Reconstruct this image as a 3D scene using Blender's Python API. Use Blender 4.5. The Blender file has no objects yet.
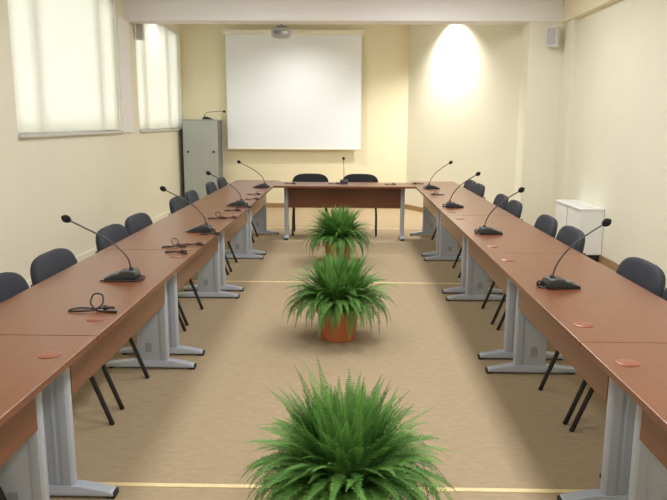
import bpy, bmesh, math, random
from mathutils import Vector, Matrix, Euler
PI = math.pi
S = bpy.context.scene
C = S.collection

# ------------------------------------------------------------------ camera
F_PX, PITCH, YAW, ROLL, CAM_H = 682.58, 0.185, -0.0195, 0.0052, 1.5688
cam_d = bpy.data.cameras.new('camera')
cam_d.sensor_fit = 'HORIZONTAL'; cam_d.sensor_width = 36.0
cam_d.lens = 36.0 * F_PX / 667.0
cam_d.clip_start = 0.05; cam_d.clip_end = 200
cam = bpy.data.objects.new('camera', cam_d); C.objects.link(cam)
_cy, _sy = math.cos(YAW), math.sin(YAW); _cp, _sp = math.cos(PITCH), math.sin(PITCH)
_right = Vector((_cy, -_sy, 0)); _fh = Vector((_sy, _cy, 0)); _zz = Vector((0, 0, 1))
_fwd = _fh * _cp - _zz * _sp; _up = _fh * _sp + _zz * _cp
_r2 = _right * math.cos(ROLL) + _up * math.sin(ROLL)
_u2 = _up * math.cos(ROLL) - _right * math.sin(ROLL)
M = Matrix((( _r2.x, _u2.x, -_fwd.x, 0), (_r2.y, _u2.y, -_fwd.y, 0), (_r2.z, _u2.z, -_fwd.z, CAM_H), (0, 0, 0, 1)))
cam.matrix_world = M
S.camera = cam

# ------------------------------------------------------------------ world, exposure, lights
S.view_settings.view_transform = 'Standard'
S.view_settings.look = 'None'
S.view_settings.gamma = 1.0
S.view_settings.use_curve_mapping = False
S.view_settings.exposure = 0.0
try:
    S.cycles.use_denoising = True
    S.cycles.max_bounces = 10; S.cycles.diffuse_bounces = 6; S.cycles.transparent_max_bounces = 12
    S.cycles.sample_clamp_indirect = 6.0
    S.cycles.caustics_reflective = False; S.cycles.caustics_refractive = False
except Exception:
    pass
W = bpy.data.worlds.new('overcast_sky'); S.world = W; W.use_nodes = True
bg = W.node_tree.nodes['Background']
bg.inputs[0].default_value = (0.93, 0.97, 1.0, 1); bg.inputs[1].default_value = 4.5

CEIL_Z = 3.30
CEILING_LAMPS = [(x, y) for y in (-0.6, 2.2, 5.0, 7.8) for x in (-1.15, 1.10)]
LAMP_W = {-1.15: 20.0, 1.10: 46.0}          # the right-hand row is brighter
LAMP_COL = (1.0, 0.995, 0.975)
for x, y in CEILING_LAMPS:
    ld = bpy.data.lights.new('ceiling_lamp', 'AREA'); ld.shape = 'RECTANGLE'
    ld.size = 0.56; ld.size_y = 1.16; ld.energy = LAMP_W[x]; ld.color = LAMP_COL
    lo = bpy.data.objects.new('ceiling_lamp', ld); lo.location = (x, y, CEIL_Z - 0.035); C.objects.link(lo)
SPOTS = [((1.47, 11.30), 400.0, 128, 1.0), ((-0.85, 11.45), 120.0, 150, 1.0), ((0.55, 10.95), 14.0, 130, 1.0), ((-2.72, 11.0), 30.0, 140, 1.0)]  # first makes the scallop; the rest are added fill for screen and cabinet corner
for (x, y), e, ang, bl in SPOTS:
    ld = bpy.data.lights.new('spot_lamp', 'SPOT'); ld.energy = e; ld.color = (1.0, 0.96, 0.86)
    ld.spot_size = math.radians(ang); ld.spot_blend = bl; ld.shadow_soft_size = 0.05
    lo = bpy.data.objects.new('spot_lamp', ld); lo.location = (x, y, CEIL_Z - 0.03); C.objects.link(lo)

# ------------------------------------------------------------------ materials
def mat(name, col, rough=0.5, metal=0.0, spec=0.5, bump=None, vary=None, build=None, coat=0.0):
    m = bpy.data.materials.new(name); m.use_nodes = True
    nt = m.node_tree; b = nt.nodes['Principled BSDF']
    b.inputs['Base Color'].default_value = (*col, 1); b.inputs['Roughness'].default_value = rough
    b.inputs['Metallic'].default_value = metal; b.inputs['Specular IOR Level'].default_value = spec
    if coat: b.inputs['Coat Weight'].default_value = coat; b.inputs['Coat Roughness'].default_value = 0.15
    tc = nt.nodes.new('ShaderNodeTexCoord')
    if vary:
        sc, amt, stretch = vary
        mp = nt.nodes.new('ShaderNodeMapping'); mp.inputs['Scale'].default_value = stretch
        nz = nt.nodes.new('ShaderNodeTexNoise'); nz.inputs['Scale'].default_value = sc; nz.inputs['Detail'].default_value = 5
        nt.links.new(tc.outputs['Object'], mp.inputs['Vector']); nt.links.new(mp.outputs[0], nz.inputs['Vector'])
        rp = nt.nodes.new('ShaderNodeMapRange'); rp.inputs[1].default_value = 0.3; rp.inputs[2].default_value = 0.7
        rp.inputs[3].default_value = 1 - amt; rp.inputs[4].default_value = 1 + amt
        nt.links.new(nz.outputs[0], rp.inputs[0])
        mx = nt.nodes.new('ShaderNodeMix'); mx.data_type = 'RGBA'; mx.blend_type = 'MULTIPLY'; mx.inputs[0].default_value = 1
        mx.inputs[6].default_value = (*col, 1)
        nt.links.new(rp.outputs[0], mx.inputs[7]); nt.links.new(mx.outputs[2], b.inputs['Base Color'])
    if bump:
        sc, st = bump
        nz = nt.nodes.new('ShaderNodeTexNoise'); nz.inputs['Scale'].default_value = sc; nz.inputs['Detail'].default_value = 4
        bp = nt.nodes.new('ShaderNodeBump'); bp.inputs['Strength'].default_value = st; bp.inputs['Distance'].default_value = 0.01
        nt.links.new(tc.outputs['Object'], nz.inputs['Vector']); nt.links.new(nz.outputs[0], bp.inputs['Height'])
        nt.links.new(bp.outputs[0], b.inputs['Normal'])
    return m

WALL = mat('cream_wall_paint', (0.80, 0.785, 0.672), 0.8, spec=0.25, bump=(60, 0.05), vary=(1.2, 0.02, (1, 1, 1)))
BACK = mat('yellow_cream_wall_paint', (0.83, 0.77, 0.58), 0.8, spec=0.25, bump=(60, 0.05), vary=(1.2, 0.02, (1, 1, 1)))
BEAM = mat('lilac_white_paint', (0.85, 0.85, 0.88), 0.8, spec=0.2, bump=(50, 0.04))
CEIL = mat('white_ceiling_paint', (0.84, 0.83, 0.80), 0.85, spec=0.2, bump=(50, 0.04))
CARPET = mat('beige_carpet', (0.43, 0.335, 0.225), 0.95, spec=0.1, bump=(260, 0.5), vary=(26, 0.07, (0.6, 1.5, 1)))
STRIP = mat('pale_yellow_floor_strip', (0.80, 0.66, 0.36), 0.6, vary=(20, 0.06, (1, 1, 1)))
SKIRT = mat('brown_skirting_wood', (0.34, 0.22, 0.10), 0.5, vary=(6, 0.15, (1, 1, 8)))
WOOD = mat('cherry_laminate', (0.180, 0.062, 0.027), 0.28, spec=0.6, vary=(5, 0.10, (9, 0.8, 9)), bump=(160, 0.03))
SEAM = mat('dark_edge_banding', (0.28, 0.10, 0.05), 0.4, vary=(5, 0.08, (9, 0.8, 9)))
STEEL = mat('pale_grey_painted_steel', (0.47, 0.52, 0.61), 0.38, spec=0.5, bump=(200, 0.02), vary=(3, 0.03, (1, 1, 1)))
DARKSTEEL = mat('mid_grey_steel', (0.30, 0.32, 0.36), 0.45)
GROM = mat('salmon_plastic_cap', (0.245, 0.078, 0.044), 0.32, vary=(30, 0.05, (1, 1, 1)))
RUBBER = mat('black_rubber', (0.012, 0.012, 0.014), 0.6, bump=(150, 0.05))
BLACKTUBE = mat('black_lacquered_tube', (0.014, 0.013, 0.014), 0.35, bump=(120, 0.02))
FABRIC = mat('charcoal_blue_upholstery', (0.028, 0.033, 0.048), 0.68, spec=0.35, bump=(420, 0.35), vary=(60, 0.12, (1, 1, 1)))
FABRICB = mat('near_black_upholstery', (0.020, 0.021, 0.026), 0.75, spec=0.3, bump=(420, 0.35), vary=(60, 0.1, (1, 1, 1)))
SHELL = mat('black_plastic_shell', (0.013, 0.013, 0.015), 0.45, bump=(200, 0.05))
MICBASE = mat('dark_green_grey_plastic', (0.018, 0.023, 0.025), 0.42, bump=(220, 0.06))
MICNECK = mat('grey_gooseneck_metal', (0.075, 0.078, 0.075), 0.4, metal=0.6)
FOAM = mat('black_foam', (0.006, 0.006, 0.007), 0.95, bump=(400, 0.6))
BUTTON = mat('grey_button', (0.16, 0.17, 0.18), 0.4)
CORD = mat('black_cord', (0.018, 0.017, 0.017), 0.5)
PLUGRED = mat('dark_red_plastic', (0.12, 0.022, 0.018), 0.4)
TERRA = mat('orange_terracotta', (0.60, 0.185, 0.070), 0.55, bump=(70, 0.08), vary=(9, 0.06, (1, 1, 1)))
SOIL = mat('dark_potting_soil', (0.045, 0.03, 0.02), 0.95, bump=(70, 1.0))
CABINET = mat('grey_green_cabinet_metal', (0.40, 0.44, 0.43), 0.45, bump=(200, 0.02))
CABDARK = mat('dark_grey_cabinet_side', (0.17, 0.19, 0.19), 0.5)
PLASTICW = mat('white_plastic', (0.78, 0.79, 0.80), 0.4, bump=(200, 0.02))
HEATER = mat('white_heater_enamel', (0.80, 0.82, 0.83), 0.42, bump=(200, 0.02))
GRILLE = mat('grey_speaker_grille', (0.50, 0.50, 0.52), 0.6, bump=(500, 0.5))
SCREEN = mat('white_projection_fabric', (0.83, 0.88, 0.96), 0.7, spec=0.3, bump=(300, 0.02))
SCREENB = mat('pale_cream_screen_case', (0.80, 0.78, 0.68), 0.5)
PROJ = mat('silver_projector_plastic', (0.45, 0.46, 0.48), 0.35, metal=0.3)
FRAMEW = mat('white_window_frame', (0.78, 0.78, 0.74), 0.45)
SILLM = mat('grey_sill', (0.55, 0.55, 0.52), 0.5)

def leaf_mat(name, c1, c2):
    m = bpy.data.materials.new(name); m.use_nodes = True; nt = m.node_tree
    b = nt.nodes['Principled BSDF']; out = nt.nodes['Material Output']
    b.inputs['Roughness'].default_value = 0.5; b.inputs['Specular IOR Level'].default_value = 0.35
    at = nt.nodes.new('ShaderNodeAttribute'); at.attribute_name = 'tone'
    rp = nt.nodes.new('ShaderNodeMix'); rp.data_type = 'RGBA'
    rp.inputs[6].default_value = (*c1, 1); rp.inputs[7].default_value = (*c2, 1)
    nt.links.new(at.outputs['Fac'], rp.inputs[0]); nt.links.new(rp.outputs[2], b.inputs['Base Color'])
    tr = nt.nodes.new('ShaderNodeBsdfTranslucent'); nt.links.new(rp.outputs[2], tr.inputs['Color'])
    ms = nt.nodes.new('ShaderNodeMixShader'); ms.inputs[0].default_value = 0.28
    nt.links.new(b.outputs[0], ms.inputs[1]); nt.links.new(tr.outputs[0], ms.inputs[2]); nt.links.new(ms.outputs[0], out.inputs[0])
    return m
LEAF = leaf_mat('fern_green', (0.040, 0.150, 0.030), (0.20, 0.42, 0.10))

def blind_mat():
    m = bpy.data.materials.new('ivory_blind_fabric'); m.use_nodes = True; nt = m.node_tree
    b = nt.nodes['Principled BSDF']; out = nt.nodes['Material Output']
    b.inputs['Base Color'].default_value = (0.86, 0.84, 0.74, 1); b.inputs['Roughness'].default_value = 0.8
    tr = nt.nodes.new('ShaderNodeBsdfTranslucent'); tr.inputs['Color'].default_value = (0.93, 0.89, 0.77, 1)
    ms = nt.nodes.new('ShaderNodeMixShader'); ms.inputs[0].default_value = 0.42
    nt.links.new(b.outputs[0], ms.inputs[1]); nt.links.new(tr.outputs[0], ms.inputs[2]); nt.links.new(ms.outputs[0], out.inputs[0])
    return m
BLIND = blind_mat()

def glass_mat():
    m = bpy.data.materials.new('window_glass'); m.use_nodes = True; nt = m.node_tree
    out = nt.nodes['Material Output']; nt.nodes.remove(nt.nodes['Principled BSDF'])
    t = nt.nodes.new('ShaderNodeBsdfTransparent'); t.inputs[0].default_value = (0.93, 0.96, 0.95, 1)
    g = nt.nodes.new('ShaderNodeBsdfGlossy'); g.inputs['Roughness'].default_value = 0.02
    fr = nt.nodes.new('ShaderNodeFresnel'); fr.inputs[0].default_value = 1.45
    ms = nt.nodes.new('ShaderNodeMixShader')
    nt.links.new(fr.outputs[0], ms.inputs[0]); nt.links.new(t.outputs[0], ms.inputs[1]); nt.links.new(g.outputs[0], ms.inputs[2])
    nt.links.new(ms.outputs[0], out.inputs[0])
    return m
GLASS = glass_mat()

def emit_mat(name, col, s):
    m = bpy.data.materials.new(name); m.use_nodes = True
    b = m.node_tree.nodes['Principled BSDF']
    b.inputs['Base Color'].default_value = (0.8, 0.8, 0.8, 1)
    b.inputs['Emission Color'].default_value = (*col, 1); b.inputs['Emission Strength'].default_value = s
    return m
DIFFUSER = emit_mat('lit_diffuser', LAMP_COL, 2.0)
LENS = emit_mat('lit_downlight_lens', (1, 0.93, 0.8), 4.0)

# ------------------------------------------------------------------ mesh helpers
def bx(bm, lo, hi, bev=0.0, seg=2):
    c = [(a + b) / 2 for a, b in zip(lo, hi)]; s = [abs(b - a) for a, b in zip(lo, hi)]
    t = bmesh.new(); bmesh.ops.create_cube(t, size=1.0)
    bmesh.ops.scale(t, vec=s, verts=t.verts); bmesh.ops.translate(t, vec=c, verts=t.verts)
    if bev > 0:
        bmesh.ops.bevel(t, geom=t.edges[:], offset=min(bev, min(s) * 0.45), segments=seg, affect='EDGES', profile=0.5)
    join(bm, t)
def join(bm, t):
    me = bpy.data.meshes.new('tmp'); t.to_mesh(me); t.free(); bm.from_mesh(me); bpy.data.meshes.remove(me)
def prism(bm, pts, axis, a, b, bev=0.0):
    """extrude a 2-D outline along an axis (0,1,2) from a to b"""
    def mk(p, h):
        if axis == 0: return (h, p[0], p[1])
        if axis == 1: return (p[0], h, p[1])
        return (p[0], p[1], h)
    t = bmesh.new()
    v0 = [t.verts.new(mk(p, a)) for p in pts]; v1 = [t.verts.new(mk(p, b)) for p in pts]
    n = len(pts)
    t.faces.new(v0); t.faces.new(v1[::-1])
    for i in range(n): t.faces.new((v0[i], v1[i], v1[(i + 1) % n], v0[(i + 1) % n]))
    bmesh.ops.recalc_face_normals(t, faces=t.faces)
    if bev > 0: bmesh.ops.bevel(t, geom=t.edges[:], offset=bev, segments=2, affect='EDGES', profile=0.5)
    join(bm, t)
def smooth_pts(pts, n):
    P = [Vector(p) for p in pts]; out = []
    P = [P[0] * 2 - P[1]] + P + [P[-1] * 2 - P[-2]]
    for i in range(1, len(P) - 2):
        for k in range(n):
            t = k / n
            a, b, c, d = P[i - 1], P[i], P[i + 1], P[i + 2]
            out.append(0.5 * ((2 * b) + (c - a) * t + (2 * a - 5 * b + 4 * c - d) * t * t + (3 * b - a - 3 * c + d) * t ** 3))
    out.append(P[-2]); return out
def tube(bm, pts, r, seg=8, n=1, flat=None):
    P = smooth_pts(pts, n) if n > 1 else [Vector(p) for p in pts]
    rings = []; prev = None
    for i, p in enumerate(P):
        d = (P[min(i + 1, len(P) - 1)] - P[max(i - 1, 0)]).normalized()
        if prev is None:
            u = d.cross(Vector((0, 1, 0)))
            if u.length < 0.1: u = d.cross(Vector((1, 0, 0)))
        else:
            u = prev - d * prev.dot(d)
        u.normalize(); w = d.cross(u); prev = u
        rr = r[min(i, len(r) - 1)] if isinstance(r, (list, tuple)) else r
        fl = flat or 1.0
        rings.append([bm.verts.new(p + (u * math.cos(a) * fl + w * math.sin(a)) * rr) for a in [2 * PI * k / seg for k in range(seg)]])
    for a, b in zip(rings, rings[1:]):
        for k in range(seg): bm.faces.new((a[k], a[(k + 1) % seg], b[(k + 1) % seg], b[k]))
    bm.faces.new(rings[0][::-1]); bm.faces.new(rings[-1])
def lathe(bm, prof, seg=24, center=(0, 0, 0), cap=True):
    c = Vector(center); rings = []
    for r, z in prof:
        rings.append([bm.verts.new(c + Vector((r * math.cos(2 * PI * k / seg), r * math.sin(2 * PI * k / seg), z))) for k in range(seg)])
    for a, b in zip(rings, rings[1:]):
        for k in range(seg): bm.faces.new((a[k], a[(k + 1) % seg], b[(k + 1) % seg], b[k]))
    if cap: bm.faces.new(rings[0][::-1]); bm.faces.new(rings[-1])
def superell(bm, a, b, c, e1, e2, nu=16, nv=28, fn=None):
    """superellipsoid; the outline lies in the (b, c) plane, a is the thickness"""
    def sp(x, e): return math.copysign(abs(x) ** e, x)
    grid = []
    for i in range(1, nu):
        ph = -PI / 2 + PI * i / nu; row = []
        for j in range(nv):
            th = 2 * PI * j / nv
            x = a * sp(math.sin(ph), e1); y = b * sp(math.cos(ph), e1) * sp(math.cos(th), e2); z = c * sp(math.cos(ph), e1) * sp(math.sin(th), e2)
            p = Vector((x, y, z)); row.append(bm.verts.new(fn(p) if fn else p))
        grid.append(row)
    for r0, r1 in zip(grid, grid[1:]):
        for j in range(nv): bm.faces.new((r0[j], r0[(j + 1) % nv], r1[(j + 1) % nv], r1[j]))
    bm.faces.new(grid[0][::-1]); bm.faces.new(grid[-1])
def obj(name, bm, m, parent=None, smooth=False, loc=None):
    bmesh.ops.recalc_face_normals(bm, faces=bm.faces)
    me = bpy.data.meshes.new(name); bm.to_mesh(me); bm.free(); me.materials.append(m)
    if smooth:
        me.polygons.foreach_set('use_smooth', [True] * len(me.polygons))
        if smooth == 'auto':
            try: me.set_sharp_from_angle(angle=math.radians(40))
            except Exception: pass
    o = bpy.data.objects.new(name, me); C.objects.link(o)
    if parent: o.parent = parent
    if loc: o.location = loc
    return o
def tag(o, label, cat, group=None):
    o['label'] = label; o['category'] = cat
    if group: o['group'] = group
    return o
def thing(name, label, cat, loc=(0, 0, 0), rz=0, group=None):
    o = bpy.data.objects.new(name, None); o.empty_display_size = 0.1; C.objects.link(o)
    o.location = loc; o.rotation_euler = (0, 0, rz)
    return tag(o, label, cat, group)
def struct(name, bm, m, parent=None):
    o = obj(name, bm, m, parent)
    if not parent: o['kind'] = 'structure'
    return o
KIDS = {}
def kids(o): return [c for c in C.objects if c.parent == o]
def dup(root, loc, rz, label, group=None):
    r = root.copy(); C.objects.link(r); r.location = loc; r.rotation_euler = (0, 0, rz); r['label'] = label
    if group: r['group'] = group
    for ch in kids(root):
        c = ch.copy(); C.objects.link(c); c.parent = r
        for g in kids(ch):
            d = g.copy(); C.objects.link(d); d.parent = c
    return r
def B(): return bmesh.new()
def boxes(*bs, bev=0.0):
    bm = B()
    for lo, hi in bs: bx(bm, lo, hi, bev)
    return bm

# ------------------------------------------------------------------ room shell
XL, XR, YB, Y0 = -3.0, 2.925, 12.63, -2.6
struct('floor', boxes(((XL - 0.3, Y0 - 0.2, -0.12), (XR + 0.2, YB + 0.2, 0.0))), CARPET)
struct('ceiling', boxes(((XL - 0.3, Y0 - 0.2, CEIL_Z), (XR + 0.2, YB + 0.2, CEIL_Z + 0.12))), CEIL)
struct('wall_back', boxes(((XL - 0.3, YB, 0), (1.30, YB + 0.2, CEIL_Z))), BACK)
struct('wall_front', boxes(((XL - 0.3, Y0 - 0.2, 0), (XR + 0.2, Y0, CEIL_Z))), WALL)
struct('wall_right', boxes(((XR, Y0, 0), (XR + 0.2, 9.9, CEIL_Z))), WALL)
# angled wall to the right of the screen and the pier it runs into
bm = B(); prism(bm, [(1.085, 12.63), (2.50, 9.80), (2.95, 9.80), (2.95, 12.83), (1.085, 12.83)], 2, 0, CEIL_Z)
struct('wall_angled', bm, WALL)
struct('trim_1', boxes(((2.41, 9.51, 0), (2.95, 9.88, 2.9)), ((2.86, 9.10, 0), (2.95, 9.51, 2.88))), WALL)      # pier
# windows in the left wall
WZ0, WZ1 = 1.43, 3.13
W1, W2 = (6.24, 9.13), (9.93, 12.50)
bm = B()
bx(bm, (XL - 0.3, Y0, 0), (XL, YB, WZ0)); bx(bm, (XL - 0.3, Y0, WZ1), (XL, YB, CEIL_Z))
bx(bm, (XL - 0.3, Y0, WZ0), (XL, W1[0], WZ1)); bx(bm, (XL - 0.3, W1[1], WZ0), (XL, W2[0], WZ1)); bx(bm, (XL - 0.3, W2[1], WZ0), (XL, YB, WZ1))
struct('wall_left', bm, WALL)
struct('trim_2', boxes(((XL, 9.16, WZ0 - 0.01), (XL + 0.025, 9.60, 2.9))), BEAM)             # flat pale strip under the beam
struct('trim_3', boxes(((XL, 9.50, 2.90), (2.95, 9.85, CEIL_Z))), BEAM)                     # cross beam
struct('trim_4', boxes(((2.83, Y0, 2.88), (XR, 9.495, CEIL_Z))), BACK)                       # long soffit over the right wall
for i, y in enumerate((2.735, 6.62, 10.17)):
    struct('trim_%d' % (5 + i), boxes(((XL, y - 0.014, 0.0), (XR, y + 0.014, 0.004))), STRIP)
for n, (lo, hi) in enumerate((W1, W2)):
    x0, x1 = XL - 0.24, XL - 0.19
    nb = 3
    f = B()
    for z in (WZ0, WZ1 - 0.07): bx(f, (x0, lo, z), (x1, hi, z + 0.07))
    mids = (lo + 0.55, hi - 0.62) if n == 0 else (lo + 0.45, hi - 0.75)
    for y in (lo, hi - 0.07): bx(f, (x0, y, WZ0), (x1, y + 0.07, WZ1))
    for y in mids: bx(f, (x0 - 0.01, y, WZ0), (x1 + 0.01, y + 0.10, WZ1))
    wf = struct('window_%d' % (n + 1), f, FRAMEW)
    obj('window_pane', boxes(((x0 + 0.02, lo + 0.03, WZ0 + 0.03), (x0 + 0.026, hi - 0.03, WZ1 - 0.03))), GLASS, wf)
    obj('window_sill', boxes(((XL - 0.19, lo, WZ0 - 0.02), (XL + 0.035, hi + 0.0, WZ0 + 0.012)), bev=0.004), SILLM, wf)
# skirting boards
struct('baseboard_back', boxes(((XL, YB - 0.018, 0), (1.09, YB, 0.085))), SKIRT)
struct('baseboard_left', boxes(((XL, Y0, 0), (XL + 0.018, YB - 0.018, 0.085))), WALL)
struct('baseboard_right', boxes(((XR - 0.018, Y0, 0), (XR, 9.1, 0.085))), SKIRT)
bm = B(); dv = Vector((2.46 - 1.085, 9.88 - 12.63, 0)).normalized(); nv = Vector((dv.y, -dv.x, 0)) * -1
nv = Vector((-dv.y, dv.x, 0)); nv = nv if nv.x < 0 else -nv
a, b_ = Vector((1.085, 12.63, 0)), Vector((2.455, 9.89, 0))
prism(bm, [(p.x, p.y) for p in (a, b_, b_ + nv * 0.018, a + nv * 0.018)], 2, 0, 0.085)
struct('baseboard_angled', bm, SKIRT)

# blinds
def blind(lo, hi, label, seed):
    rnd = random.Random(seed)
    t = thing('vertical_blind', label, 'blind', (XL - 0.034, (lo + hi) / 2, WZ0), 0, 'vertical blinds in the left wall')
    L = hi - lo
    sl = B(); n = int(L / 0.105); st = (L - 0.03) / n; h = WZ1 - WZ0
    for k in range(n):
        y = -L / 2 + 0.015 + st * (k + 0.5); w = 0.0545; a = math.radians(7 + rnd.uniform(-1.2, 1.2))
        prev = None
        for q in range(5):
            s = (q / 4 - 0.5) * 2
            p = (0.003 * (1 - s * s) + s * w * math.sin(a), y + s * w * math.cos(a))
            v = (sl.verts.new((p[0], p[1], 0.03)), sl.verts.new((p[0], p[1], h - 0.055)))
            if prev: sl.faces.new((prev[0], v[0], v[1], prev[1]))
            prev = v
    o = obj('slats', sl, BLIND, t, True)
    obj('headrail', boxes(((-0.03, -L / 2 + 0.005, h - 0.05), (0.03, L / 2 - 0.005, h - 0.005)), bev=0.004), PLASTICW, t)
    bm = B(); tube(bm, [(0.028, -L / 2 + 0.02, 0.035), (0.028, L / 2 - 0.02, 0.035)], 0.0025, 6)
    obj('spacer_chain', bm, PLASTICW, t)
blind(*W1, 'wide ivory vertical blind closed over the nearer, larger-looking window on the left wall', 3)
blind(*W2, 'ivory vertical blind over the far left window, beyond the beam by the grey cabinet', 5)

# ------------------------------------------------------------------ lamps on the ceiling (above the frame)
fx = None
names = ['nearest', 'second', 'third', 'fourth']
for i, (x, y) in enumerate(CEILING_LAMPS):
    lab = 'rectangular lit ceiling panel above the %s row of tables, %s from the camera end' % ('left' if x < 0 else 'right', names[i // 2])
    if fx is None:
        fx = thing('ceiling_light', lab, 'ceiling light', (x, y, CEIL_Z), 0, 'ceiling panels over the tables')
        obj('light_frame', boxes(((-0.31, -0.61, -0.03), (-0.28, 0.61, 0)), ((0.28, -0.61, -0.03), (0.31, 0.61, 0)), ((-0.28, -0.61, -0.03), (0.28, -0.58, 0)), ((-0.28, 0.58, -0.03), (0.28, 0.61, 0))), PLASTICW, fx)
        obj('diffuser', boxes(((-0.28, -0.58, -0.02), (0.28, 0.58, -0.012))), DIFFUSER, fx)
    else:
        dup(fx, (x, y, CEIL_Z), 0, lab)
dl = None
dlab = ['small round downlight close to the angled wall throwing the bright scallop', 'small round added fill light in front of the projection screen, left one', 'small round added fill light in front of the projection screen, right one', 'small round added fill light near the grey cabinet']
for i, ((x, y), e, a, b2) in enumerate(SPOTS):
    if dl is None:
        dl = thing('downlight', dlab[0], 'downlight', (x, y, CEIL_Z), 0, 'downlights behind the beam')
        bm = B(); lathe(bm, [(0.060, 0), (0.075, 0), (0.075, -0.008), (0.060, -0.012)], 24, cap=False); bm.faces.ensure_lookup_table()
        obj('trim_ring', bm, PLASTICW, dl, True)
        bm = B(); lathe(bm, [(0.058, -0.001), (0.058, -0.004)], 24); obj('lens', bm, LENS, dl)
    else:
        dup(dl, (x, y, CEIL_Z), 0, dlab[i])

# ------------------------------------------------------------------ conference tables
TH = 0.7525; HALF = 0.898; HD = 0.307
def leg_unit(t, y, sgn, tip, col_x):
    """column, plate, foot at local y; sgn = which end of the table (+1/-1)"""
    zt = TH - 0.028
    w = 0.026
    lg = B()
    # outlet-carrying flat plate with pressed flutes, and the rounded upright on its aisle edge
    bx(lg, (col_x - 0.20, y - 0.018, 0.05), (col_x - 0.04, y + 0.018, zt), 0.004)
    prism(lg, [(col_x - 0.048, y - w), (col_x - 0.012, y - w), (col_x - 0.002, y - w * 0.6), (col_x, y), (col_x - 0.002, y + w * 0.6), (col_x - 0.012, y + w), (col_x - 0.048, y + w)], 2, 0.045, zt, 0.002)
    for k in range(3):
        xx = col_x - 0.16 + 0.045 * k
        bx(lg, (xx - 0.008, y + sgn * 0.015, 0.06), (xx + 0.008, y + sgn * 0.026, zt - 0.01), 0.003)
    col = obj('leg', lg, STEEL, t, 'auto')
    ft = B()
    x0, x1 = -HD + 0.03, tip
    prism(ft, [(x0, 0.012), (x1 - 0.004, 0.012), (x1, 0.022), (x1 - 0.02, 0.032), (col_x + 0.02, 0.056), (col_x - 0.2, 0.056), (x0 + 0.02, 0.036), (x0, 0.03)], 1, y - 0.03, y + 0.03, 0.004)
    fo = obj('foot', ft, STEEL, col, 'auto')
    cp = B(); lathe(cp, [(0.022, 0.0), (0.022, 0.013)], 14, (x0 + 0.03, y, 0)); obj('foot_glide', cp, RUBBER, col)
    cp = B(); bx(cp, (x1 - 0.035, y - 0.0285, 0.0), (x1 + 0.003, y + 0.0285, 0.026), 0.005); obj('foot_cap', cp, RUBBER, col)
    ou = B()
    bx(ou, (col_x - 0.145, y - sgn * 0.0 - 0.0225, 0.115), (col_x - 0.105, y + 0.0225, 0.175), 0.002)
    obj('cable_outlet', ou, DARKSTEEL, col)
    return col
def make_table(label, loc, rz, tip, col_x, group, row=True, yleg=0.768, half=HALF):
    t = thing('conference_table', label, 'table', loc, rz, group)
    bm = boxes(((-HD, -half, TH - 0.026), (HD, half, TH)), bev=0.003)
    obj('tabletop', bm, WOOD, t)
    obj('modesty_panel', boxes(((col_x - 0.022, -yleg + 0.03, 0.437), (col_x - 0.004, yleg - 0.03, TH - 0.030)), bev=0.002), WOOD, t)
    obj('cross_rail', boxes(((-0.10, -yleg + 0.02, TH - 0.068), (-0.06, yleg - 0.02, TH - 0.027))), STEEL, t)
    for s in (-1, 1):
        leg_unit(t, s * yleg, s, tip, col_x)
        if row:
            g = B(); lathe(g, [(0.039, 0.0), (0.039, 0.002), (0.034, 0.004), (0.010, 0.0045)], 24, (HD - 0.088, s * (HALF - 0.225), TH))
            obj('cable_grommet', g, GROM, t, 'auto')
    return t
LX, RX = -0.961 - HD, 0.891 + HD
YS = [2.515 + 1.8 * k for k in range(-1, 5)]
pos = ['cherry-topped table nearest the camera in the %s row, cut off by the photo corner',
       'cherry-topped table second from the camera in the %s row, past the first seam',
       'cherry-topped table in the middle of the %s row, third from the camera',
       'cherry-topped table fourth from the camera in the %s row',
       'cherry-topped table at the far end of the %s row, touching the cross table']
tb = make_table(pos[0] % 'left', (LX, YS[0] + 0.9, 0), 0, HD - 0.01, HD - 0.178, 'tables of the two long rows')
for k in range(1, 5): dup(tb, (LX, YS[k] + 0.9, 0), 0, pos[k] % 'left')
for k in range(0, 5): dup(tb, (RX, YS[k] + 0.9 - 0.01, 0), PI, pos[k] % 'right')
make_table('cherry-topped cross table at the back joining both rows under the screen', (-0.035, 8.87 + HD, 0), -PI / 2, HD - 0.215, HD - 0.275, 'tables of the two long rows', row=False, yleg=0.785, half=0.923)

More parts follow.
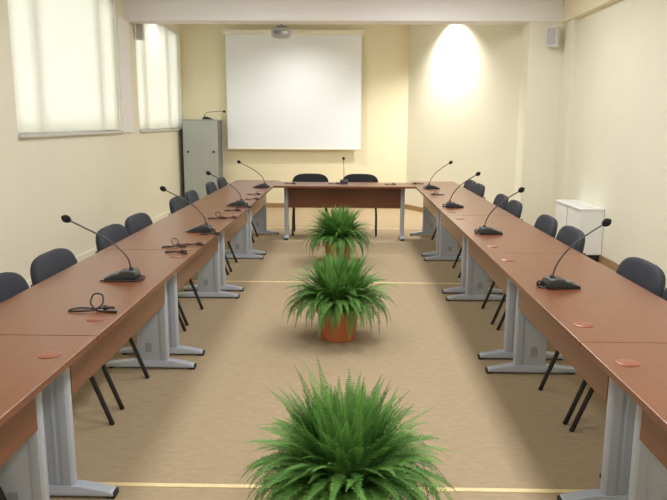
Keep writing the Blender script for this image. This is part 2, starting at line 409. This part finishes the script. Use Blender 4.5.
# ------------------------------------------------------------------ chairs
def make_chair(label, group, fab):
    t = thing('conference_chair', label, 'chair', (0, 0, 0), 0, group)
    def bendback(p):
        x, y, z = p
        x += 0.30 * y * y                          # concave towards the sitter
        hh = (z + 0.16) / 0.32
        y *= 1.04 - 0.10 * max(hh, 0) ** 2
        q = Matrix.Rotation(math.radians(-13), 4, 'Y') @ Vector((x, y, z))
        return q + Vector((-0.232, 0, 0.685))
    bm = B(); superell(bm, 0.026, 0.262, 0.158, 0.42, 0.60, 10, 44, bendback); obj('backrest', bm, fab, t, True)
    def shell(p): return bendback(Vector((p.x - 0.020, p.y, p.z)))
    bm = B(); superell(bm, 0.013, 0.257, 0.153, 0.4, 0.60, 8, 44, shell); obj('back_shell', bm, SHELL, t, True)
    def sfn(p):
        x, y, z = p.z, p.y, p.x                    # thickness becomes z
        z += 0.16 * y * y - 0.03 * max(0, (x - 0.12) / 0.1) ** 2
        return Vector((x + 0.01, y, z + 0.450))
    bm = B(); superell(bm, 0.030, 0.235, 0.215, 0.42, 0.42, 10, 40, sfn); obj('seat', bm, fab, t, True)
    bm = B(); superell(bm, 0.014, 0.225, 0.205, 0.4, 0.42, 8, 32, lambda p: Vector((p.z + 0.01, p.y, p.x + 0.16 * p.y * p.y + 0.425))); obj('seat_shell', bm, SHELL, t, True)
    for s in (-1, 1):
        y = s * 0.235
        bm = B(); tube(bm, [(0.197, y, 0.004), (0.115, y, 0.22), (0.050, y * 0.97, 0.39), (0.02, y * 0.95, 0.43), (-0.12, y * 0.93, 0.435)], 0.0145, 10, 4, flat=0.85)
        lg = obj('leg', bm, BLACKTUBE, t, True)
        bm = B(); lathe(bm, [(0.0125, 0), (0.0135, 0.012), (0.0120, 0.016)], 12, (0.196, y, 0)); obj('leg_cap', bm, RUBBER, lg, True)
        bm = B(); tube(bm, [(-0.255, y, 0.004), (-0.16, y, 0.24), (-0.09, y * 0.97, 0.39), (-0.05, y * 0.95, 0.425), (0.05, y * 0.93, 0.43)], 0.0145, 10, 4, flat=0.85)
        lg = obj('leg', bm, BLACKTUBE, t, True)
        bm = B(); lathe(bm, [(0.0125, 0), (0.0135, 0.012), (0.0120, 0.016)], 12, (-0.253, y, 0)); obj('leg_cap', bm, RUBBER, lg, True)
        bm = B(); tube(bm, [(-0.10, y * 0.80, 0.425), (-0.20, y * 0.80, 0.44), (-0.238, y * 0.80, 0.50), (-0.262, y * 0.80, 0.60), (-0.278, y * 0.80, 0.69)], 0.010, 8, 3)
        obj('back_support', bm, BLACKTUBE, t, True)
    return t
CX = 0.27
ch0 = None
GL, GR = 'chairs along the two long rows', 'chairs behind the cross table'
left = [(2.10, 'charcoal chair at the nearest left table, only its leg showing bottom left'),
        (3.11, 'charcoal chair cut by the left photo edge, outside the left row'),
        (3.77, 'large charcoal chair back, first whole one from the left photo edge'),
        (4.745, 'charcoal chair behind the nearest left microphone neck, left of a close pair'),
        (5.365, 'charcoal chair right of the pair behind the nearest left microphone'),
        (6.68, 'charcoal chair under the second left microphone head'),
        (7.30, 'charcoal chair just right of the second left microphone head, before the grey cabinet'),
        (8.36, 'small charcoal chair in front of the grey cabinet, left of its pair'),
        (9.10, 'farthest charcoal chair of the left row, by the right edge of the grey cabinet')]
right = [(3.09, 'charcoal chair cut by the right photo edge, outside the right row'),
         (3.655, 'large charcoal chair back, second from the right photo edge'),
         (4.85, 'charcoal chair in front of the white wall heater, crossed by the microphone neck'),
         (5.47, 'charcoal chair just left of the white wall heater'),
         (6.55, 'charcoal chair just below the second right microphone head, fifth from the right photo edge'),
         (7.12, 'charcoal chair behind the second right microphone neck, sixth from the right photo edge'),
         (8.37, 'small charcoal chair below the angled wall, right of the farthest pair'),
         (8.95, 'farthest small charcoal chair of the right row, left of its pair')]
rnd = random.Random(4)
for y, lab in left:
    if ch0 is None:
        ch0 = make_chair(lab, GL, FABRIC); ch0.location = (-1.70 + CX, y, 0); ch0.rotation_euler = (0, 0, rnd.uniform(-0.04, 0.04))
    else:
        dup(ch0, (-1.70 + CX, y, 0), rnd.uniform(-0.05, 0.05), lab)
for y, lab in right:
    dup(ch0, (1.635 - CX, y, 0), PI + rnd.uniform(-0.05, 0.05), lab)
c1 = make_chair('black chair behind the cross table, left of the upright microphone', GR, FABRICB)
c1.location = (-0.525, 9.90 - CX, 0); c1.rotation_euler = (0, 0, -PI / 2 + 0.02)
dup(c1, (0.180, 9.90 - CX, 0), -PI / 2 - 0.03, 'black chair behind the cross table, right of the upright microphone')

# ------------------------------------------------------------------ microphones
def make_mic(label, group, neck=None):
    t = thing('desk_microphone', label, 'microphone', (0, 0, 0), 0, group)
    bm = B()
    prism(bm, [(-0.098, 0.0), (0.070, 0.0), (0.073, 0.022), (0.060, 0.048), (0.022, 0.052), (-0.095, 0.014)], 1, -0.052, 0.052, 0.005)
    bs = obj('base', bm, MICBASE, t, 'auto')
    bm = B()
    for k in range(3): bx(bm, (-0.055, -0.035 + 0.026 * k, 0.026), (-0.036, -0.017 + 0.026 * k, 0.0355), 0.002)
    obj('button', bm, BUTTON, bs)
    bm = B(); bx(bm, (-0.015, -0.042, 0.036), (0.018, 0.042, 0.0475), 0.002); obj('speaker_grille', bm, SHELL, bs)
    neck = neck or [(0.035, 0, 0.046), (0.031, 0, 0.075), (0.015, 0, 0.120), (-0.040, 0, 0.180), (-0.105, 0, 0.225), (-0.20, 0, 0.275), (-0.272, 0, 0.312)]
    bm = B(); tube(bm, neck, 0.0045, 8, 5); gn = obj('gooseneck', bm, MICNECK, t, True)
    bm = B(); lathe(bm, [(0.012, 0), (0.012, 0.012), (0.007, 0.022)], 14, (neck[0][0], neck[0][1], 0.044)); obj('neck_collar', bm, SHELL, gn, True)
    d = (Vector(neck[-1]) - Vector(neck[-2])).normalized(); e = Vector(neck[-1])
    bm = B(); n = 8; pts = [e - d * 0.01 + d * 0.050 * (k / n) for k in range(n + 1)]
    rr = [0.008, 0.014, 0.0175, 0.0195, 0.0202, 0.0195, 0.0172, 0.012, 0.005]
    tube(bm, pts, rr, 14); obj('microphone_head', bm, FOAM, t, True)
    bm = B(); tube(bm, [(0.070, 0.03, 0.012), (0.095, 0.03, 0.006), (0.100, 0.0, 0.005), (0.085, -0.060, 0.005), (0.0, -0.068, 0.005), (-0.11, -0.064, 0.005)], 0.004, 6, 5); obj('cord', bm, CORD, t, True)
    bm = B(); tube(bm, [(0.069, -0.03, 0.02), (0.092, -0.03, 0.026), (0.098, -0.032, 0.010), (0.075, -0.034, 0.006)], 0.0045, 6, 4); obj('cable_loop', bm, CORD, t, True)
    return t
GM = 'gooseneck microphones on the tables'
Z = TH + 0.0005
mic = make_mic('gooseneck microphone nearest the camera on the left row, base beside the coiled cord', GM)
mic.location = (-1.165, 3.48, Z); mic.rotation_euler = (0, 0, 0.05)
dup(mic, (-1.095, 5.08, Z), -0.03, 'second gooseneck microphone from the camera on the left row')
dup(mic, (-1.08, 6.72, Z), 0.06, 'third gooseneck microphone from the camera on the left row')
dup(mic, (-1.08, 8.62, Z), 0.0, 'farthest gooseneck microphone on the left row, head below the screen corner')
mr = make_mic('x', GM, neck=[(0.035, 0, 0.046), (0.029, 0, 0.080), (0.012, 0, 0.125), (-0.030, 0, 0.185), (-0.085, 0, 0.235), (-0.155, 0, 0.285), (-0.215, 0, 0.322)])
mr.location = (1.075, 3.39, Z); mr.rotation_euler = (0, 0, PI + 0.10); mr['label'] = ('gooseneck microphone nearest the camera on the right row, head left of a large chair back')
dup(mr, (1.065, 5.08, Z), PI + 0.02, 'second gooseneck microphone from the camera on the right row')
dup(mr, (1.045, 6.70, Z), PI - 0.06, 'third gooseneck microphone from the camera on the right row')
dup(mr, (1.065, 8.60, Z), PI + 0.05, 'farthest gooseneck microphone on the right row, below the angled wall')
dup(mic, (-0.045, 9.33, Z), -PI / 2 + 0.03, 'upright-looking gooseneck microphone on the cross table between two black chairs')

# ------------------------------------------------------------------ cords with plugs lying on the tables
def cord_thing(x, y, label, ang, big=False, red=False, seed=0, loop=True):
    r = random.Random(seed)
    t = thing('connector_cord', label, 'cord', (x, y, TH), ang, 'loose cords with plugs on the tables')
    s = 0.72 if big else 0.52
    bm = B(); tube(bm, [(0.03 * s, 0, 0.013), (0.045 * s, 0, 0.013), (0.085 * s, 0, 0.014), (0.10 * s, 0, 0.012)], [0.007, 0.0125, 0.0125, 0.006], 10, 2)
    obj('plug', bm, SHELL if not red else PLUGRED, t, True)
    pts = [(0.03 * s, 0, 0.012), (-0.02 * s, 0.01, 0.006), (-0.08 * s, 0.03 * s, 0.005), (-0.14 * s, 0.02, 0.005), (-0.17 * s, -0.03 * s, 0.005), (-0.10 * s, -0.05 * s, 0.006), (-0.02 * s, -0.035 * s, 0.010)]
    if loop: pts += [(0.03 * s, -0.01, 0.03), (0.02 * s, 0.02, 0.075 * s + 0.01), (-0.03 * s, 0.02, 0.082 * s + 0.01), (-0.045 * s, 0.0, 0.035), (0.0, -0.02, 0.008)]
    pts += [(0.05 * s, -0.04 * s, 0.005), (0.12 * s, -0.045 * s, 0.005)]
    bm = B(); tube(bm, pts, 0.0038 if big else 0.0032, 6, 6); obj('cable', bm, CORD, t, True)
    bm = B(); bx(bm, (0.06 * s, -0.046 * s - 0.006, 0.001), (0.13 * s, -0.046 * s + 0.006, 0.010), 0.002); obj('clip', bm, SHELL, t)
cord_thing(-1.085, 2.87, 'looped black cord with plug in front of the nearest left microphone', 0.0, True, seed=1)
cord_thing(-1.13, 4.42, 'small looped cord with reddish plug on the left row before the second microphone', 0.3, False, True, 2)
cord_thing(-1.06, 4.22, 'small flat dark cord nearest the seam before the second left microphone', -0.2, False, False, 3, False)
cord_thing(-1.02, 4.50, 'thin pale-looking flat cord by the inner edge before the second left microphone', 0.1, False, True, 4, False)
cord_thing(-1.10, 5.78, 'small looped cord with reddish plug behind the second left microphone base', 0.2, False, True, 5)
cord_thing(-0.985, 4.93, 'small dark plug on the inner edge beside the second left microphone base', 0.0, False, False, 6, False)
cord_thing(-1.00, 5.80, 'flat cord along the inner edge between second and third left microphones', 0.1, False, True, 7, False)
cord_thing(-1.05, 6.30, 'small dark plug just before the third left microphone base', 0.0, False, False, 8, False)
cord_thing(-0.985, 6.55, 'small dark plug on the inner edge right of the third left microphone', 0.0, False, False, 9, False)
cord_thing(-1.05, 7.75, 'small dark plug halfway between third and farthest left microphones', 0.2, False, False, 10, False)
cord_thing(-1.00, 7.25, 'small reddish plug on the inner edge after the third left microphone', 0.0, False, True, 11, False)
cord_thing(-0.75, 9.15, 'small dark plug on the left end of the cross table', 0.2, False, False, 12, False)
cord_thing(-0.165, 9.20, 'small dark plug on the middle of the cross table, left of its microphone', 0.0, False, False, 13, False)
cord_thing(0.59, 9.15, 'small dark plug on the right part of the cross table', 0.0, False, False, 14, False)
cord_thing(0.95, 9.25, 'small dark plug on the far end of the right row, beside the cross table', PI, False, False, 15, False)
cord_thing(1.03, 7.85, 'thin loose cord on the right row between third and farthest microphones', PI, False, False, 16, True)

# ------------------------------------------------------------------ ferns in pots
def make_fern(loc, label, seed, n=170, scale=1.0, rz=0.0):
    r = random.Random(seed)
    t = thing('potted_fern', label, 'plant', loc, rz, 'ferns down the middle of the floor')
    bm = B()
    lathe(bm, [(0.118, 0.0), (0.125, 0.004), (0.147, 0.190), (0.159, 0.192), (0.163, 0.200), (0.165, 0.238), (0.160, 0.243), (0.150, 0.240), (0.140, 0.215), (0.135, 0.20)], 40, cap=False)
    bm.verts.ensure_lookup_table(); bm.faces.new(bm.verts[0:40][::-1])
    obj('pot', bm, TERRA, t, 'auto')
    bm = B(); lathe(bm, [(0.137, 0.205), (0.10, 0.217), (0.05, 0.222), (0.01, 0.223)], 30, cap=False); obj('soil', bm, SOIL, t, True)
    bm = B(); tone = []
    for k in range(n):
        az = 2 * PI * ((k * 0.61803) % 1.0) + r.uniform(-0.3, 0.3)
        q = (k + 0.5) / n
        # q -> 0: short upright fronds of the crown; q -> 1: long outer fronds that arch over the rim
        el = math.radians(88 - 30 * q + r.uniform(-8, 8))
        Ln = (0.46 - 0.01 * q + 0.03 * max(0, q - 0.6) / 0.4 + r.uniform(-0.08, 0.02)) * scale
        if r.random() < 0.07: Ln *= 1.18
        base = Vector((math.cos(az) * 0.09 * r.random() ** 0.5, math.sin(az) * 0.09 * r.random() ** 0.5, 0.21))
        droop = math.radians(8 + 180 * q ** 1.25 + r.uniform(-12, 16))
        ns = 26; p = base; tn = r.uniform(0.05, 0.95)
        side = Vector((-math.sin(az), math.cos(az), 0)); tw = r.uniform(-0.5, 0.5); sway = r.uniform(-0.6, 0.6)
        P = []; D = []
        for i in range(ns + 1):
            f = i / ns; e = max(el - droop * f ** 1.1, -1.52); a2 = az + sway * f * f
            d = Vector((math.cos(e) * math.cos(a2), math.cos(e) * math.sin(a2), math.sin(e)))
            P.append(p.copy()); D.append(d); p = p + d * (Ln / ns)
        # rachis: thin triangular stem
        rings = []
        for i in range(0, ns + 1, 3):
            up = side.cross(D[i]).normalized(); w = 0.0017 * (1 - 0.7 * i / ns)
            rings.append([bm.verts.new(P[i] + side * w), bm.verts.new(P[i] - side * w), bm.verts.new(P[i] + up * w)])
            tone += [tn * 0.5 + 0.25] * 3
        for a, b in zip(rings, rings[1:]):
            for j in range(3): bm.faces.new((a[j], a[(j + 1) % 3], b[(j + 1) % 3], b[j]))
        # pinnae
        for i in range(3, ns):
            f = i / ns
            ll = 0.042 * scale * (math.sin(PI * min(1, 0.12 + f * 0.88)) ** 0.65) * (1.0 if f < 0.6 else (1 - (f - 0.6) / 0.4 * 0.72)) * r.uniform(0.9, 1.1)
            d = D[i]; up = side.cross(d).normalized()
            for s in (-1, 1):
                for h in (0, 0.5):
                    c = P[i] + d * (Ln / ns) * h
                    o = (side * s * math.cos(tw * 0.4) + d * 0.42 + up * (0.10 + r.uniform(-0.22, 0.18))).normalized()
                    wv = (d - o * d.dot(o)).normalized() * 0.0034 * scale
                    mid = c + o * ll * 0.5 + up * ll * 0.05; end = c + o * ll - up * ll * 0.14
                    v = [bm.verts.new(c - wv * 0.4), bm.verts.new(mid - wv), bm.verts.new(end), bm.verts.new(mid + wv), bm.verts.new(c + wv * 0.4)]
                    bm.faces.new(v); tv = min(1, max(0, tn + r.uniform(-0.15, 0.15) + 0.15 * f)); tone += [tv] * 5
    me = bpy.data.meshes.new('foliage')
    bm.to_mesh(me); bm.free(); me.materials.append(LEAF)
    at = me.attributes.new('tone', 'FLOAT', 'POINT'); at.data.foreach_set('value', tone)
    o = bpy.data.objects.new('foliage', me); C.objects.link(o); o.parent = t
    return t
make_fern((0.0, 2.36, 0), 'bushy green fern nearest the camera, its pot cut off by the bottom edge', 11, 340, 0.92)
make_fern((-0.055, 4.86, 0), 'bushy green fern in an orange terracotta pot in the middle of the floor', 23, 320, 0.98)
make_fern((-0.10, 7.62, 0), 'farthest bushy green fern, standing before the cross table', 37, 300, 1.02)

# ------------------------------------------------------------------ grey cabinet and its microphone
t = thing('metal_cabinet', 'tall grey metal cabinet in the back left corner beside the screen', 'cabinet', (-2.605, 12.375, 0), 0)
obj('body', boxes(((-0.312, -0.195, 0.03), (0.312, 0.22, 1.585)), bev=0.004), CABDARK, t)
obj('top_panel', boxes(((-0.320, -0.225, 1.585), (0.320, 0.225, 1.606)), bev=0.003), CABINET, t)
obj('plinth', boxes(((-0.30, -0.18, 0.0), (0.30, 0.21, 0.03))), SHELL, t)
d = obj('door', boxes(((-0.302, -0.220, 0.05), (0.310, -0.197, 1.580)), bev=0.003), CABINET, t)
for x in (-0.215, 0.235):
    bm = B(); bx(bm, (x - 0.018, -0.233, 1.025), (x + 0.018, -0.218, 1.06), 0.003); bx(bm, (x - 0.006, -0.241, 1.03), (x + 0.006, -0.231, 1.055), 0.002); obj('door_latch', bm, SHELL, d)
m2 = make_mic('gooseneck microphone bent low on top of the tall grey cabinet', GM,
              neck=[(0.050, 0, 0.046), (0.046, 0, 0.070), (0.028, 0, 0.100), (-0.02, 0, 0.125), (-0.10, 0, 0.135), (-0.20, 0, 0.142), (-0.285, 0, 0.140)])
m2.location = (-2.50, 12.33, 1.6065); m2.rotation_euler = (0, 0, PI + 0.1)

# ------------------------------------------------------------------ projection screen, projector
t = thing('projection_screen', 'large white projection screen hanging on the back wall', 'screen', (-0.97, 12.51, 0), 0)
hw = 1.235
obj('screen_surface', boxes(((-hw + 0.03, 0.0, 1.10), (hw - 0.03, 0.004, 3.10))), SCREEN, t)
bm = B(); bx(bm, (-hw, -0.035, 3.08), (hw, 0.055, 3.17), 0.02, 3); cs = obj('screen_case', bm, SCREENB, t, 'auto')
for s in (-1, 1):
    bm = B(); bx(bm, (s * hw - 0.012, -0.038, 3.076), (s * hw + 0.012, 0.058, 3.174), 0.006); obj('end_cap', bm, PLASTICW, cs)
    obj('wall_bracket', boxes(((s * (hw - 0.15) - 0.02, 0.04, 3.10), (s * (hw - 0.15) + 0.02, 0.10, 3.16))), PLASTICW, cs)
bm = B(); bx(bm, (-hw + 0.02, -0.012, 1.075), (hw - 0.02, 0.016, 1.105), 0.006); obj('bottom_bar', bm, SCREENB, t)

t = thing('ceiling_projector', 'small silver projector hanging on a pole in front of the screen', 'projector', (-0.945, 10.05, 2.805), 0)
bm = B(); superell(bm, 0.080, 0.150, 0.115, 0.6, 0.55, 10, 32, lambda p: Vector((p.y, p.z, p.x))); obj('projector_body', bm, PROJ, t, 'auto')
bm = B(); tube(bm, [(0.07, 0.09, 0.0), (0.07, 0.13, 0.0)], 0.034, 18); obj('lens', bm, SHELL, t, 'auto')
bm = B(); lathe(bm, [(0.018, 0.085), (0.018, CEIL_Z - 2.805 - 0.012)], 14); bx(bm, (-0.05, -0.05, CEIL_Z - 2.805 - 0.014), (0.05, 0.05, CEIL_Z - 2.805), 0.002)
mt = obj('ceiling_mount', bm, DARKSTEEL, t, 'auto')
bm = B()
bx(bm, (-0.07, -0.05, 0.085), (0.07, 0.05, 0.100), 0.004)
for a in range(4):
    sx, sy = (1, -1)[a % 2], (1, -1)[a // 2]
    tube(bm, [(sx * 0.05, sy * 0.04, 0.09), (sx * 0.095, sy * 0.07, 0.055)], 0.008, 8)
obj('bracket_arms', bm, DARKSTEEL, mt)
bm = B()
for k in range(7): bx(bm, (-0.10 + 0.016 * k, -0.1165, -0.025), (-0.094 + 0.016 * k, -0.108, 0.022), 0)
obj('vent', bm, SHELL, t)
bm = B(); bx(bm, (0.03, -0.118, -0.02), (0.09, -0.108, 0.015), 0.003); obj('rear_panel', bm, PLASTICW, t)

# ------------------------------------------------------------------ wall speakers
def speaker(loc, rz, label, w, h, d):
    t = thing('wall_speaker', label, 'speaker', loc, rz, 'small wall speakers under the beam')
    bm = B(); bx(bm, (-w / 2, -d, -h / 2), (w / 2, -0.02, h / 2), 0.008); bd = obj('speaker_box', bm, PLASTICW, t)
    bm = B(); bx(bm, (-w / 2 + 0.012, -d - 0.006, -h / 2 + 0.015), (w / 2 - 0.012, -d + 0.002, h / 2 - 0.015), 0.004); obj('grille', bm, GRILLE, t)
    bm = B(); bx(bm, (-0.03, -0.022, -0.05), (0.03, 0.02, 0.05), 0.003); obj('wall_bracket', bm, DARKSTEEL, t)
speaker((XL + 0.065, 9.99, 2.815), 0.12, 'small pale wall speaker high on the left wall between the two windows', 0.11, 0.25, 0.12)
speaker((2.735, 9.475, 2.69), -0.62, 'small pale wall speaker high on the right pier under the beam', 0.15, 0.25, 0.13)

# ------------------------------------------------------------------ wall heater on the right
t = thing('wall_heater', 'long white enamelled heater standing against the right wall', 'heater', (XR, 8.22, 0), 0)
y0, y1 = -0.47, 0.47
obj('casing', boxes(((-0.27, y0, 0.085), (-0.004, y1, 0.60)), bev=0.006), HEATER, t)
bm = B(); prism(bm, [(-0.285, 0.600), (-0.004, 0.600), (-0.004, 0.622), (-0.285, 0.618)], 1, y0 - 0.008, y1 + 0.008, 0.003); lid = obj('lid', bm, HEATER, t)
bm = B()
for k in range(30): bx(bm, (-0.22, y0 + 0.05 + 0.029 * k, 0.6185), (-0.06, y0 + 0.062 + 0.029 * k, 0.6235))
obj('air_grille', bm, HEATER, lid)
obj('base', boxes(((-0.245, y0 + 0.03, 0.0), (-0.01, y1 - 0.03, 0.085))), SHELL, t)
bm = B()
bx(bm, (-0.274, -0.005, 0.10), (-0.268, 0.005, 0.59)); obj('panel_seam', bm, DARKSTEEL, t)
